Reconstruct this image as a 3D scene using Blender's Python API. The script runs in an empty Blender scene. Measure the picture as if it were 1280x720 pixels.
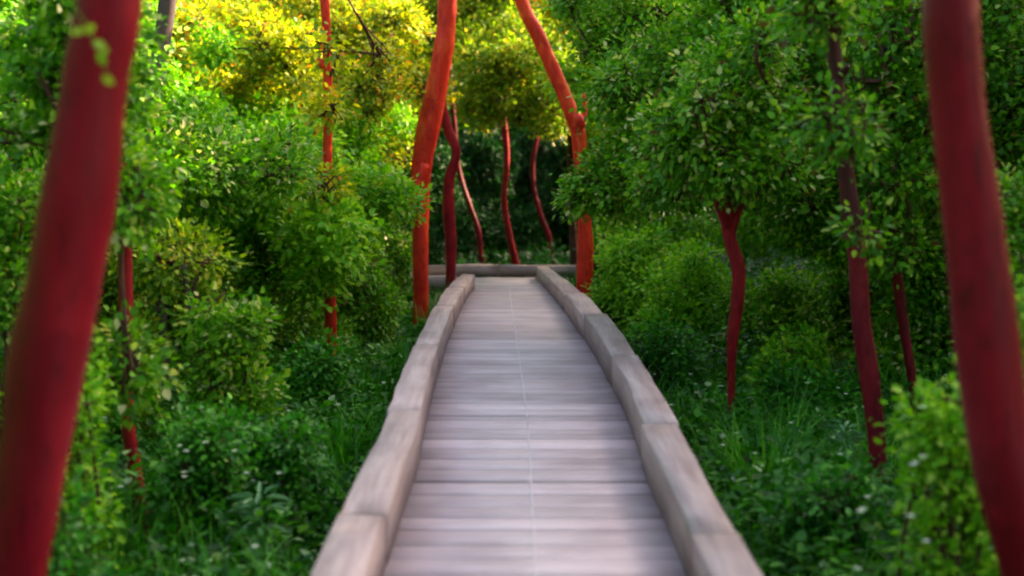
import bpy, math, random
import numpy as np
from mathutils import Vector

rng = np.random.default_rng(11)
random.seed(11)
SC = bpy.context.scene
COL = SC.collection
F = 1778.0            # focal length in pixels of a 1280 wide frame
HZ = 190.0            # horizon row
CZ = 2.30             # eye height above the forest floor
R = math.radians

# ------------------------------------------------------------------ helpers
def P(x, y, Y):
    return np.array([(x-640.0)*Y/F, Y, CZ-(y-HZ)*Y/F])

def deck_h(Y):
    return float(np.interp(Y, [0, 5, 7, 8.6, 11, 14, 17, 20, 30], [1.74, 1.72, 1.69, 1.66, 1.64, 1.66, 1.72, 1.78, 1.8]))
def deck_z(Y): return CZ-deck_h(Y)

def ground_z(x, y):
    return 0.06*np.sin(x*0.9+1.3)*np.cos(y*0.7)+0.05*np.sin(x*2.1+y*1.7)+0.012*np.clip(np.abs(x)-6, 0, 60)*np.abs(np.sin(x*.05+1))

def tag(o, label=None, cat=None, group=None, kind=None):
    if label: o['label'] = label
    if cat: o['category'] = cat
    if group: o['group'] = group
    if kind: o['kind'] = kind
    return o

def empty(name, loc, label=None, cat=None, group=None):
    o = bpy.data.objects.new(name, None); COL.objects.link(o)
    o.location = loc; o.empty_display_size = .2
    return tag(o, label, cat, group)

def link(name, me, mat, parent=None):
    o = bpy.data.objects.new(name, me); COL.objects.link(o)
    if mat is not None and len(me.materials) == 0: me.materials.append(mat)
    if parent is not None:
        o.parent = parent
    return o

def mesh_np(name, V, Fq, nper, var=None, smooth=False, off=None):
    """V: n x 3, Fq: m x nper (or list of such arrays with list nper)"""
    if not isinstance(Fq, list): Fq = [Fq]
    V = np.asarray(V, dtype=np.float32)
    if off is not None: V = V-np.asarray(off, dtype=np.float32)
    me = bpy.data.meshes.new(name)
    me.vertices.add(len(V)); me.vertices.foreach_set('co', V.ravel())
    loops = np.concatenate([f.ravel() for f in Fq]).astype(np.int32)
    cnt = np.concatenate([np.full(len(f), f.shape[1], dtype=np.int32) for f in Fq])
    me.loops.add(len(loops)); me.loops.foreach_set('vertex_index', loops)
    st = np.concatenate([[0], np.cumsum(cnt)[:-1]]).astype(np.int32)
    me.polygons.add(len(cnt)); me.polygons.foreach_set('loop_start', st); me.polygons.foreach_set('loop_total', cnt)
    if smooth: me.polygons.foreach_set('use_smooth', np.ones(len(cnt), dtype=bool))
    if var is not None:
        a = me.attributes.new('var', 'FLOAT', 'POINT'); a.data.foreach_set('value', np.asarray(var, dtype=np.float32))
    me.update(calc_edges=True); me.validate()
    return me

# ------------------------------------------------------------------ materials
def new_mat(name):
    m = bpy.data.materials.new(name); m.use_nodes = True
    nt = m.node_tree; nt.nodes.clear()
    out = nt.nodes.new('ShaderNodeOutputMaterial')
    return m, nt, out

def ramp(nt, stops, interp='LINEAR'):
    r = nt.nodes.new('ShaderNodeValToRGB'); cr = r.color_ramp; cr.interpolation = interp
    while len(cr.elements) < len(stops): cr.elements.new(.5)
    for e, (p, c) in zip(cr.elements, stops): e.position = p; e.color = (*c, 1)
    return r

def leaf_mat(name, stops, trans=.38, tcol=(1.25, 1.5, .5), rough=.5, spec=.28):
    m, nt, out = new_mat(name); N = nt.nodes; L = nt.links
    at = N.new('ShaderNodeAttribute'); at.attribute_name = 'var'
    oi = N.new('ShaderNodeObjectInfo')
    ad = N.new('ShaderNodeMath'); ad.operation = 'MULTIPLY_ADD'; ad.inputs[1].default_value = .16
    L.new(oi.outputs['Random'], ad.inputs[0]); L.new(at.outputs['Fac'], ad.inputs[2])
    sb = N.new('ShaderNodeMath'); sb.operation = 'SUBTRACT'; sb.inputs[1].default_value = .08; sb.use_clamp = True
    L.new(ad.outputs[0], sb.inputs[0])
    r = ramp(nt, stops); L.new(sb.outputs[0], r.inputs[0])
    pb = N.new('ShaderNodeBsdfPrincipled'); pb.inputs['Roughness'].default_value = rough
    pb.inputs['Specular IOR Level'].default_value = spec
    L.new(r.outputs[0], pb.inputs['Base Color'])
    mx = N.new('ShaderNodeMix'); mx.data_type = 'RGBA'; mx.blend_type = 'MULTIPLY'; mx.inputs[0].default_value = 1
    L.new(r.outputs[0], mx.inputs[6]); mx.inputs[7].default_value = (*tcol, 1)
    tr = N.new('ShaderNodeBsdfTranslucent'); L.new(mx.outputs[2], tr.inputs[0])
    ms = N.new('ShaderNodeMixShader'); ms.inputs[0].default_value = trans
    L.new(pb.outputs[0], ms.inputs[1]); L.new(tr.outputs[0], ms.inputs[2]); L.new(ms.outputs[0], out.inputs[0])
    return m

M = {}
M['green'] = leaf_mat('leaf_green', [(0, (.10, .055, .006)), (.07, (.03, .12, .004)), (.36, (.065, .22, .005)), (.64, (.14, .36, .008)), (.88, (.32, .46, .016)), (1, (.55, .52, .25))])
M['lush'] = leaf_mat('leaf_lush', [(0, (.045, .17, .005)), (.4, (.13, .37, .008)), (.75, (.30, .52, .012)), (1, (.42, .52, .08))])
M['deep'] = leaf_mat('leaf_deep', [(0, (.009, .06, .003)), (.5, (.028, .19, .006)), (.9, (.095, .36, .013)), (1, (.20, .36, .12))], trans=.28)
M['olive'] = leaf_mat('leaf_olive', [(0, (.04, .11, .004)), (.4, (.15, .27, .006)), (.8, (.34, .42, .012)), (1, (.5, .36, .04))])
M['gold'] = leaf_mat('leaf_gold_sunlit', [(0, (.04, .13, .004)), (.32, (.15, .27, .006)), (.6, (.40, .48, .010)), (.88, (.64, .60, .02)), (.98, (.68, .52, .03)), (1, (.68, .26, .02))], trans=.45, tcol=(1.3, 1.2, .5))  # yellowing leaves, with warm sunlight also put into their colour
M['shade'] = leaf_mat('leaf_shade', [(0, (.004, .028, .003)), (.6, (.010, .075, .006)), (1, (.03, .14, .01))], trans=.2)  # darker leaf green with the hollow's shade put into the colour
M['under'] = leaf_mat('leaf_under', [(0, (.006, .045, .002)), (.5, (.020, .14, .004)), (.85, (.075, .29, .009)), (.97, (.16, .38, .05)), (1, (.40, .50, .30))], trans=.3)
M['grass'] = leaf_mat('blade_green', [(0, (.012, .10, .003)), (.6, (.045, .25, .006)), (1, (.14, .42, .016))], trans=.3)
M['pale'] = leaf_mat('leaf_pale', [(0, (.06, .20, .07)), (1, (.22, .42, .20))], trans=.2, tcol=(1, 1.1, .9))
M['flower'] = leaf_mat('petal', [(0, (.45, .60, .38)), (1, (.80, .82, .70))], trans=.3, tcol=(1, 1, .9))

def bark_mat(name, c0, c1, c2, rough=.5, coat=.03, dark_top=None):
    m, nt, out = new_mat(name); N = nt.nodes; L = nt.links
    tc = N.new('ShaderNodeTexCoord')
    mp = N.new('ShaderNodeMapping'); mp.inputs['Scale'].default_value = (1, 1, .28); L.new(tc.outputs['Object'], mp.inputs[0])
    n1 = N.new('ShaderNodeTexNoise'); n1.inputs['Scale'].default_value = 7; n1.inputs['Detail'].default_value = 6; n1.inputs['Roughness'].default_value = .6
    L.new(mp.outputs[0], n1.inputs[0])
    r = ramp(nt, [(.30, c0), (.52, c1), (.74, c2)]); L.new(n1.outputs[0], r.inputs[0])
    n2 = N.new('ShaderNodeTexNoise'); n2.inputs['Scale'].default_value = 38; n2.inputs['Detail'].default_value = 4; L.new(mp.outputs[0], n2.inputs[0])
    r2 = ramp(nt, [(.57, (1, 1, 1)), (.66, (.45, .38, .38))]); L.new(n2.outputs[0], r2.inputs[0])
    n3 = N.new('ShaderNodeTexNoise'); n3.inputs['Scale'].default_value = 3.2; n3.inputs['Detail'].default_value = 9; n3.inputs['Distortion'].default_value = .6; L.new(tc.outputs['Object'], n3.inputs[0])
    r3 = ramp(nt, [(.54, (0, 0, 0)), (.58, (1, 1, 1))]); L.new(n3.outputs[0], r3.inputs[0])
    pk = N.new('ShaderNodeMix'); pk.data_type = 'RGBA'; L.new(r3.outputs[0], pk.inputs[0]); L.new(r.outputs[0], pk.inputs[6]); pk.inputs[7].default_value = (*[c*.8 for c in c1], 1)
    mx = N.new('ShaderNodeMix'); mx.data_type = 'RGBA'; mx.blend_type = 'MULTIPLY'; mx.inputs[0].default_value = .7
    L.new(pk.outputs[2], mx.inputs[6]); L.new(r2.outputs[0], mx.inputs[7])
    bp = N.new('ShaderNodeBump'); bp.inputs['Strength'].default_value = .35; bp.inputs['Distance'].default_value = .012
    L.new(n1.outputs[0], bp.inputs['Height'])
    pb = N.new('ShaderNodeBsdfPrincipled'); pb.inputs['Roughness'].default_value = rough; pb.inputs['Specular IOR Level'].default_value = .16
    pb.inputs['Coat Weight'].default_value = coat; pb.inputs['Coat Roughness'].default_value = .45
    last = mx.outputs[2]
    if dark_top:                         # bark turns darker red-brown up the trunk
        sx = N.new('ShaderNodeSeparateXYZ'); L.new(tc.outputs['Object'], sx.inputs[0])
        ma = N.new('ShaderNodeMath'); ma.operation = 'MULTIPLY_ADD'; ma.inputs[1].default_value = 1.6; L.new(n3.outputs[0], ma.inputs[0]); L.new(sx.outputs[2], ma.inputs[2])
        mr = N.new('ShaderNodeMapRange'); mr.inputs[1].default_value = dark_top+.75; mr.inputs[2].default_value = dark_top+1.0; L.new(ma.outputs[0], mr.inputs[0])
        dk = N.new('ShaderNodeMix'); dk.data_type = 'RGBA'; L.new(mr.outputs[0], dk.inputs[0]); L.new(last, dk.inputs[6]); dk.inputs[7].default_value = (.065, .014, .018, 1)
        last = dk.outputs[2]
    L.new(last, pb.inputs['Base Color']); L.new(bp.outputs[0], pb.inputs['Normal'])
    L.new(pb.outputs[0], out.inputs[0])
    return m
M['darkupper'] = bark_mat('bark_dark_upper', (.07, .003, .009), (.16, .006, .015), (.22, .014, .022), dark_top=1.75)
M['mid'] = bark_mat('bark_scarlet', (.13, .003, .008), (.25, .007, .014), (.34, .02, .02))
M['red'] = bark_mat('bark_crimson', (.11, .0012, .006), (.175, .002, .010), (.225, .006, .013), rough=.5, coat=.02)
M['orange'] = bark_mat('bark_orange_red', (.38, .010, .008), (.64, .032, .012), (.74, .12, .022))
M['maroon'] = bark_mat('bark_maroon', (.06, .003, .008), (.15, .005, .014), (.22, .014, .022))
M['grey'] = bark_mat('bark_grey', (.05, .035, .035), (.10, .065, .065), (.17, .12, .11), rough=.8, coat=0)
M['twig'] = bark_mat('bark_twig', (.05, .02, .015), (.10, .04, .03), (.16, .07, .05), rough=.8, coat=0)

def wood_mat(name, base, dark, light, grain_axis, tl=.66, th=1.2, seam=False, scale=1.0):
    m, nt, out = new_mat(name); N = nt.nodes; L = nt.links
    tc = N.new('ShaderNodeTexCoord')
    at = N.new('ShaderNodeAttribute'); at.attribute_name = 'var'
    mp = N.new('ShaderNodeMapping')
    s = [26, 26, 26]; s[grain_axis] = 1.6
    mp.inputs['Scale'].default_value = s; L.new(tc.outputs['Object'], mp.inputs[0])
    cmb = N.new('ShaderNodeCombineXYZ')
    mu = N.new('ShaderNodeMath'); mu.operation = 'MULTIPLY'; mu.inputs[1].default_value = 37; L.new(at.outputs['Fac'], mu.inputs[0])
    for i in range(3): L.new(mu.outputs[0], cmb.inputs[i])
    va = N.new('ShaderNodeVectorMath'); L.new(mp.outputs[0], va.inputs[0]); L.new(cmb.outputs[0], va.inputs[1])
    n1 = N.new('ShaderNodeTexNoise'); n1.inputs['Scale'].default_value = 1.0*scale; n1.inputs['Detail'].default_value = 7; n1.inputs['Roughness'].default_value = .65
    L.new(va.outputs[0], n1.inputs[0])
    n2 = N.new('ShaderNodeTexNoise'); n2.inputs['Scale'].default_value = 2.2; n2.inputs['Detail'].default_value = 5
    L.new(tc.outputs['Object'], n2.inputs[0])
    r = ramp(nt, [(.28, dark), (.5, base), (.75, light)]); L.new(n1.outputs[0], r.inputs[0])
    # per-plank tone
    mr = N.new('ShaderNodeMapRange'); mr.inputs[3].default_value = tl; mr.inputs[4].default_value = th; L.new(at.outputs['Fac'], mr.inputs[0])
    m1 = N.new('ShaderNodeVectorMath'); m1.operation = 'SCALE'; L.new(r.outputs[0], m1.inputs[0]); L.new(mr.outputs[0], m1.inputs['Scale'])
    r2 = ramp(nt, [(.32, (.60, .55, .56)), (.55, (1, 1, 1))]); L.new(n2.outputs[0], r2.inputs[0])
    m2 = N.new('ShaderNodeMix'); m2.data_type = 'RGBA'; m2.blend_type = 'MULTIPLY'; m2.inputs[0].default_value = .6
    L.new(m1.outputs[0], m2.inputs[6]); L.new(r2.outputs[0], m2.inputs[7])
    bp = N.new('ShaderNodeBump'); bp.inputs['Strength'].default_value = .4; bp.inputs['Distance'].default_value = .003
    L.new(n1.outputs[0], bp.inputs['Height'])
    pb = N.new('ShaderNodeBsdfPrincipled'); pb.inputs['Roughness'].default_value = .52
    L.new(m2.outputs[2], pb.inputs['Base Color']); L.new(bp.outputs[0], pb.inputs['Normal'])
    L.new(pb.outputs[0], out.inputs[0])
    return m
M['deck'] = wood_mat('weathered_deck', (.55, .445, .465), (.45, .35, .37), (.63, .53, .55), 0)
M['curb'] = wood_mat('weathered_timber', (.43, .315, .305), (.28, .19, .185), (.54, .425, .41), 1)
M['crossbeam'] = wood_mat('weathered_timber_cross', (.30, .23, .22), (.15, .10, .10), (.45, .38, .36), 0)
m, nt, out = new_mat('nail_steel')
pb = nt.nodes.new('ShaderNodeBsdfPrincipled'); pb.inputs['Base Color'].default_value = (.62, .55, .56, 1); pb.inputs['Roughness'].default_value = .5
nt.links.new(pb.outputs[0], out.inputs[0]); M['nail'] = m

m, nt, out = new_mat('forest_soil'); N = nt.nodes; L = nt.links
tc = N.new('ShaderNodeTexCoord'); n1 = N.new('ShaderNodeTexNoise'); n1.inputs['Scale'].default_value = 3.0; n1.inputs['Detail'].default_value = 9
L.new(tc.outputs['Object'], n1.inputs[0]); r = ramp(nt, [(.35, (.015, .035, .008)), (.5, (.03, .05, .012)), (.7, (.055, .045, .022))]); L.new(n1.outputs[0], r.inputs[0])
pb = N.new('ShaderNodeBsdfPrincipled'); pb.inputs['Roughness'].default_value = .95; L.new(r.outputs[0], pb.inputs['Base Color'])
bp = N.new('ShaderNodeBump'); bp.inputs['Distance'].default_value = .05; L.new(n1.outputs[0], bp.inputs['Height']); L.new(bp.outputs[0], pb.inputs['Normal'])
L.new(pb.outputs[0], out.inputs[0]); M['soil'] = m

# ------------------------------------------------------------------ geometry generators
def unit(v): return v/np.maximum(np.linalg.norm(v, axis=-1, keepdims=True), 1e-9)

def leaf_arrays(pos, axis, nrm, ln, wd, fold=.25, droop=.12):
    """ovate leaf, folded on its midrib: 6 verts, 2 quads"""
    n = len(pos); a = unit(axis); s = unit(np.cross(a, nrm)); u = np.cross(s, a)
    ln = ln[:, None]; wd = wd[:, None]
    def pt(t, w, h): return pos+a*ln*t+s*wd*w+u*ln*h
    V = np.stack([pt(0, 0, 0), pt(.28, -.46, fold*.28), pt(.68, -.38, fold*.22-droop*.4), pt(1, 0, -droop),
                  pt(.68, .38, fold*.22-droop*.4), pt(.28, .46, fold*.28)], 1).reshape(-1, 3)
    b = (np.arange(n)*6)[:, None]
    Q = np.concatenate([b+np.array([0, 1, 2, 3]), b+np.array([0, 3, 4, 5])], 1).reshape(-1, 4)
    return V, Q

def lumpy(p, k=1.0, ph=0.0):
    x, y, z = p[:, 0]*k+ph, p[:, 1]*k+ph*1.7, p[:, 2]*k-ph
    return (np.sin(2.1*x+1.3*y)+np.sin(2.7*y-1.9*z+1)+np.sin(3.1*z+1.7*x+2)+.6*np.sin(5.3*x+4.1*z)*np.sin(4.7*y))/3.6

def foliage(lobes, leaf=.07, lai=2.0, per=16, clump=.16, gap=-.35, seed=0, bright=0.0):
    if leaf < .2: leaf *= .78
    """lobes: (centre, (rx,ry,rz)).  Leaves gathered in twig-end clumps through the shell of each lobe."""
    g = np.random.default_rng(seed)
    Vs, Qs, Vr = [], [], []; off = 0; twigs = []; out = []
    nmain = len(lobes)
    for c, r in lobes:
        r = np.array(r if hasattr(r, '__len__') else (r, r, r), float); c = np.array(c, float)
        out.append((c, r*.84))
        if r.mean() > .28:
            for u in range(5):
                d = unit(g.normal(size=3)); k = g.uniform(.22, .42)
                out.append((c+d*r*g.uniform(.75, 1.12), r.mean()*np.array([k*g.uniform(.8, 1.5), k*g.uniform(.8, 1.5), k*g.uniform(.5, .9)])))
    lobes = out
    la = leaf*leaf*.5*.75
    for c, r in lobes:
        r = np.array(r if hasattr(r, '__len__') else (r, r, r), float); c = np.array(c, float)
        area = 4*math.pi*((r[0]*r[1])**1.6/3+(r[0]*r[2])**1.6/3+(r[1]*r[2])**1.6/3)**(1/1.6)
        nc = max(6, int(area*lai/la/per))
        d = unit(g.normal(size=(nc, 3)))
        rad = g.uniform(.25, 1.0, nc)**.45
        cc = d*r*rad[:, None]
        bump = 1+.34*lumpy(d*2.2, 1.0, seed*1.3+c[0])
        cc = cc*bump[:, None]+c
        keep = lumpy(cc, 2.1/max(.6, r.mean()**.5), seed*.7) > gap
        cc = cc[keep]; d = d[keep]; rad = rad[keep]
        nc = len(cc)
        if nc == 0: continue
        idx = np.repeat(np.arange(nc), per)
        n = len(idx)
        cs = clump*g.uniform(.6, 1.35, nc)
        tw = unit(d*.8+g.normal(size=(nc, 3))*.5+np.array([0, 0, .25]))
        q = unit(g.normal(size=(n, 3)))
        pos = cc[idx]+q*cs[idx][:, None]*g.uniform(.1, 1, (n, 1))**.6
        ax = unit(q*.9+tw[idx]*.7+np.array([0, 0, -.15])+g.normal(size=(n, 3))*.25)
        nr = unit(np.array([0, 0, 1.0])+d[idx]*.55+g.normal(size=(n, 3))*.45)
        ln = leaf*g.uniform(.6, 1.3, n); wd = ln*g.uniform(.52, .75, n)
        V, Q = leaf_arrays(pos, ax, nr, ln, wd)
        cv = g.normal(.47, .14, nc)
        v = np.clip(cv[idx]+g.normal(0, .21, n)+bright, 0, 1)
        v = np.where(g.random(n) < .02, .97, v)
        Vs.append(V); Qs.append(Q+off); Vr.append(np.repeat(v, 6)); off += len(V)
        k = g.choice(nc, size=min(nc, 26), replace=False); twigs.append((c, cc[k]))
    return np.concatenate(Vs), np.concatenate(Qs), np.concatenate(Vr), twigs

def catmull(pts, seg):
    pts = [np.array(p, float) for p in pts]
    if len(pts) == 2: return np.array([pts[0]+(pts[1]-pts[0])*t for t in np.linspace(0, 1, seg+1)])
    e = [2*pts[0]-pts[1]]+pts+[2*pts[-1]-pts[-2]]; out = []
    for i in range(1, len(e)-2):
        p0, p1, p2, p3 = e[i-1:i+3]
        for k in range(seg):
            t = k/seg
            out.append(.5*((2*p1)+(-p0+p2)*t+(2*p0-5*p1+4*p2-p3)*t*t+(-p0+3*p1-3*p2+p3)*t**3))
    out.append(pts[-1]); return np.array(out)

def tube(pts, rad, seg=6, ring=12, lump=.06, seed=0):
    """pts with radius per point -> closed, slightly irregular tube"""
    pr = np.concatenate([np.array(pts, float), np.array(rad, float)[:, None]], 1)
    dl = np.linalg.norm(np.diff(pr[:, :3], axis=0), axis=1); m0 = np.median(dl)*1.4; q = [pr[0]]
    for k, d in enumerate(dl):
        c_ = max(1, int(math.ceil(d/m0)))
        for u in range(1, c_+1): q.append(pr[k]+(pr[k+1]-pr[k])*u/c_)
    pr = np.array(q)
    C = catmull(list(pr), seg); c = C[:, :3]; r = np.maximum(C[:, 3], .002)
    t = unit(np.gradient(c, axis=0)); ref = np.array([0, 1.0, 0.05])
    s = unit(np.cross(t, np.broadcast_to(ref, t.shape))); b = np.cross(s, t)
    an = np.linspace(0, 2*math.pi, ring, endpoint=False)
    n = len(c)
    g = np.random.default_rng(seed+5); ph = g.uniform(0, 6, 4)
    s_ = np.cumsum(np.concatenate([[0], np.linalg.norm(np.diff(c, axis=0), axis=1)]))
    A, S = np.meshgrid(an, s_)
    k = 1+lump*(np.sin(A*2+S*2.3+ph[0])+.7*np.sin(A*3-S*4.1+ph[1])+.8*np.sin(S*5.7+ph[2]+A)+.4*np.sin(S*13+ph[3]))*.5
    V = c[:, None]+(s[:, None]*np.cos(A)[..., None]+b[:, None]*np.sin(A)[..., None])*(r[:, None]*k)[..., None]
    V = V.reshape(-1, 3)
    i = np.arange(n-1)[:, None]*ring; j = np.arange(ring)[None]; j2 = (j+1) % ring
    Q = np.stack([i+j, i+j2, i+ring+j2, i+ring+j], -1).reshape(-1, 4)
    V = np.concatenate([V, c[:1], c[-1:]]); a0, a1 = n*ring, n*ring+1
    jj = np.arange(ring); jn = (jj+1) % ring
    T = np.concatenate([np.stack([jn, jj, np.full(ring, a0)], 1), np.stack([(n-1)*ring+jj, (n-1)*ring+jn, np.full(ring, a1)], 1)])
    return V, Q, T

class MB:
    def __init__(s): s.V = []; s.Q = []; s.T = []; s.W = []; s.n = 0
    def add(s, V, Q=None, T=None, var=.5):
        s.V.append(V)
        if Q is not None and len(Q): s.Q.append(np.asarray(Q)+s.n)
        if T is not None and len(T): s.T.append(np.asarray(T)+s.n)
        s.W.append(np.full(len(V), var) if np.isscalar(var) else var); s.n += len(V)
    def tube(s, pts, rad, **k):
        s.add(*tube(pts, rad, **k))
    def box(s, lo, hi, var=.5):
        x0, y0, z0 = lo; x1, y1, z1 = hi
        V = np.array([[x, y, z] for z in (z0, z1) for y in (y0, y1) for x in (x0, x1)], float)
        s.add(V, [[0, 2, 3, 1], [4, 5, 7, 6], [0, 1, 5, 4], [2, 6, 7, 3], [0, 4, 6, 2], [1, 3, 7, 5]], None, var)
    def mesh(s, name, off=None, smooth=False):
        fs = []
        if s.Q: fs.append(np.concatenate(s.Q))
        if s.T: fs.append(np.concatenate(s.T))
        return mesh_np(name, np.concatenate(s.V), fs, 0, np.concatenate(s.W), smooth, off)

def beam(mb, pts, w, h, var, bev=.005, step=.35, wob=.003, seed=0, capr=True):
    """squared timber along pts (bottom centre), chamfered edges, hand-hewn wobble; w may vary per point"""
    g = np.random.default_rng(seed)
    pts = np.array(pts, float); L = np.concatenate([[0], np.cumsum(np.linalg.norm(np.diff(pts, axis=0), axis=1))])
    n = max(3, int(L[-1]/step)+1); s = np.linspace(0, L[-1], n)
    c = np.stack([np.interp(s, L, pts[:, i]) for i in range(3)], 1)
    t = unit(np.gradient(c, axis=0)); t[:, 2] = 0; t = unit(t); sd = np.stack([t[:, 1], -t[:, 0], 0*t[:, 0]], 1)
    ww = np.interp(s, L, w) if hasattr(w, '__len__') else np.full(n, w)
    prof = []
    for k in range(n):
        a = ww[k]/2
        q = [(-a, 0), (a, 0), (a, h-bev), (a-bev, h), (0, h+.002), (-a+bev, h), (-a, h-bev)]
        prof.append([c[k]+sd[k]*x+np.array([0, 0, z])+g.normal(size=3)*wob*(1 if z > 0 else .3)*np.array([1, .3, 1]) for x, z in q])
    V = np.array(prof).reshape(-1, 3); m_ = 7
    i = np.arange(n-1)[:, None]*m_; j = np.arange(m_)[None]; j2 = (j+1) % m_
    Q = np.stack([i+j, i+m_+j, i+m_+j2, i+j2], -1).reshape(-1, 4)
    cc = np.array([c[0]+[0, 0, h/2], c[-1]+[0, 0, h/2]]); V = np.concatenate([V, cc])
    jj = np.arange(m_); jn = (jj+1) % m_
    T = np.concatenate([np.stack([jj, jn, np.full(m_, n*m_)], 1), np.stack([(n-1)*m_+jn, (n-1)*m_+jj, np.full(m_, n*m_+1)], 1)])
    mb.add(V, Q, T, var)

# ------------------------------------------------------------------ ground
gx = np.concatenate([-np.geomspace(260, 8, 26), np.linspace(-7.5, 7.5, 61), np.geomspace(8, 260, 26)])
gy = np.concatenate([-np.geomspace(200, 3, 20), np.linspace(-2, 45, 150), np.geomspace(46, 320, 26)])
X, Y_ = np.meshgrid(gx, gy); Z = ground_z(X, Y_)
V = np.stack([X, Y_, Z], -1).reshape(-1, 3); nx, ny = len(gx), len(gy)
i, j = np.meshgrid(np.arange(ny-1), np.arange(nx-1), indexing='ij'); b = (i*nx+j).ravel()
me = mesh_np('ground', V, np.stack([b, b+1, b+nx+1, b+nx], 1), 4, smooth=True)
tag(link('ground', me, M['soil']), kind='structure')

# ------------------------------------------------------------------ boardwalk
LI = lambda y: float(np.interp(y, [0, 6, 7.45, 9.24, 11.8, 15.0, 16.6, 18.3], [-.50, -.508, -.492, -.522, -.545, -.535, -.522, -.47]))
LO = lambda y: float(np.interp(y, [0, 5, 6.3, 7.3, 9.2, 12, 15, 16.6, 18.3], [-.70, -.712, -.716, -.682, -.722, -.728, -.738, -.725, -.64]))
RI = lambda y: float(np.interp(y, [0, 5, 5.9, 7.2, 8.9, 11.4, 14.3, 16.5, 20.2], [.69, .688, .703, .686, .706, .655, .565, .49, .33]))
RO = lambda y: float(np.interp(y, [0, 5, 6.2, 7.7, 9.1, 11.2, 14.3, 16.5, 20.2], [.89, .892, .882, .896, .882, .863, .79, .70, .50]))
bw = empty('boardwalk', (0, 2, deck_z(2)), 'weathered grey plank boardwalk with low timber curbs running through the red-trunked trees', 'boardwalk')
BO = np.array([0, 2, deck_z(2)])
deck = MB(); nails = MB()
y = -1.6; k = 0
while y < 20.2:
    w = random.choice([.145, .19, .2, .235, .24]); gap = random.choice([.003, .003, .004, .005, .006, .012, .028])
    y1 = y+w; yc = (y+y1)/2; z = deck_z(yc)+random.uniform(-.004, .003)
    tone = min(1, max(0, .55+.2*math.sin(y*3.1)*math.sin(y*1.3+1)+random.gauss(0, .22)))
    lx = LO(min(yc, 18.2))+random.uniform(-.015, .02)+.03; rx = RO(yc)-.03+random.uniform(-.02, .015)
    mid = .5*(LI(min(yc, 18))+RI(yc))
    for a, b_, dt in ((lx, rx, 0),):
        t = .04; e = .006; dz = random.uniform(-.002, .002); sk = random.uniform(-.004, .004)
        # chamfered plank
        V = []
        for xx in (a, b_):
            s_ = sk if xx == a else -sk
            V += [[xx, y+s_, z-t], [xx, y+s_, z-e+dz], [xx, y+e+s_, z+dz], [xx, y1-e+s_, z+dz], [xx, y1+s_, z-e+dz], [xx, y1+s_, z-t]]
        Q = [[i, (i+1) % 6, (i+1) % 6+6, i+6] for i in range(6)]
        V = np.array(V, float)
        T = []
        for o_ in (0, 6):
            tri = [[0, i, i+1] for i in range(1, 5)]
            T += [[v+o_ for v in (q if o_ else q[::-1])] for q in tri]
        deck.add(V, Q, T, min(1, max(0, tone+dt)))
    y = y1+gap; k += 1
# the turn to the left at the far end: planks laid across the side branch
x = -.70
while x > -5.5:
    w = .19; z = CZ-1.795+random.uniform(-.004, .003)
    tl = min(1, max(0, random.gauss(.5, .2)))
    deck.box((x-w, 18.78, z-.04), (x, 20.42, z), tl); x -= w+.008
link('deck', deck.mesh('deck', BO), M['deck'], bw)
V = []; ys = np.arange(-1.5, 18.6, .25)
for yy in ys:
    mid = .5*(LI(min(yy, 18))+RI(yy)); z = deck_z(yy)+.0045
    for xx, zz in ((-.005, -.012), (-.0035, 0), (.0035, 0), (.005, -.012)): V.append([mid+xx, yy, z+zz])
n_ = len(ys); Q = [[4*i+j, 4*i+j+1, 4*i+j+5, 4*i+j+4] for i in range(n_-1) for j in range(3)]
sm = MB(); sm.add(np.array(V, float), Q)
link('joint_strip', sm.mesh('joint_strip', BO), M['nail'], bw)

def curb(side, cuts, seed):
    for a, b_ in zip(cuts[:-1], cuts[1:]):
        seed += 1
        ys = np.linspace(a+.006, b_-.006, max(3, int((b_-a)/.3)))
        I, O = (LI, LO) if side < 0 else (RI, RO)
        off = random.uniform(-.006, .006)
        pts = [((I(v)*.47+O(v)*.53)+off, v, deck_z(v)+.0035) for v in ys]
        ww = [abs(O(v)-I(v))*random.uniform(.93, .955) for v in ys]
        mb = MB(); beam(mb, pts, ww, float(np.interp((a+b_)/2, [11, 14, 19], [.222, .19, .16]))+random.uniform(-.003, .003), random.uniform(.3, .75), seed=seed)
        link('curb_timber', mb.mesh('curb_timber', BO), M['curb'], bw)
curb(-1, [-1.2, 2.4, 5.75, 7.9, 10.4, 13.3, 15.8, 18.25], 10)
curb(1, [-1.2, 2.2, 5.45, 7.55, 9.9, 12.5, 14.9, 17.4, 20.05], 40)
for (xa, xb, yy, dz) in ((-1.25, -.20, 20.52, 0), (-.19, .93, 20.50, .005), (-5.6, -1.26, 20.5, 0), (-3.2, -.74, 18.68, 0)):
    mb = MB(); zt = CZ-1.795+.004+dz
    beam(mb, [(xa, yy, zt), ((xa+xb)/2, yy+.01, zt), (xb, yy, zt)], .19, .155, random.uniform(.3, .6), seed=int(xa*10)+77, wob=.008)
    link('curb_timber', mb.mesh('curb_timber', BO), M['crossbeam'], bw)
mb = MB()
for sx in (-.55, .08, .68):
    pts = [(sx if yy < 14 else sx-(yy-14)*.035, yy, deck_z(yy)-.04-.16) for yy in np.arange(-1.5, 18.6, 1)]
    beam(mb, pts, .07, .155, .3, seed=3)
link('stringer', mb.mesh('stringer', BO), M['curb'], bw)
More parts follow.
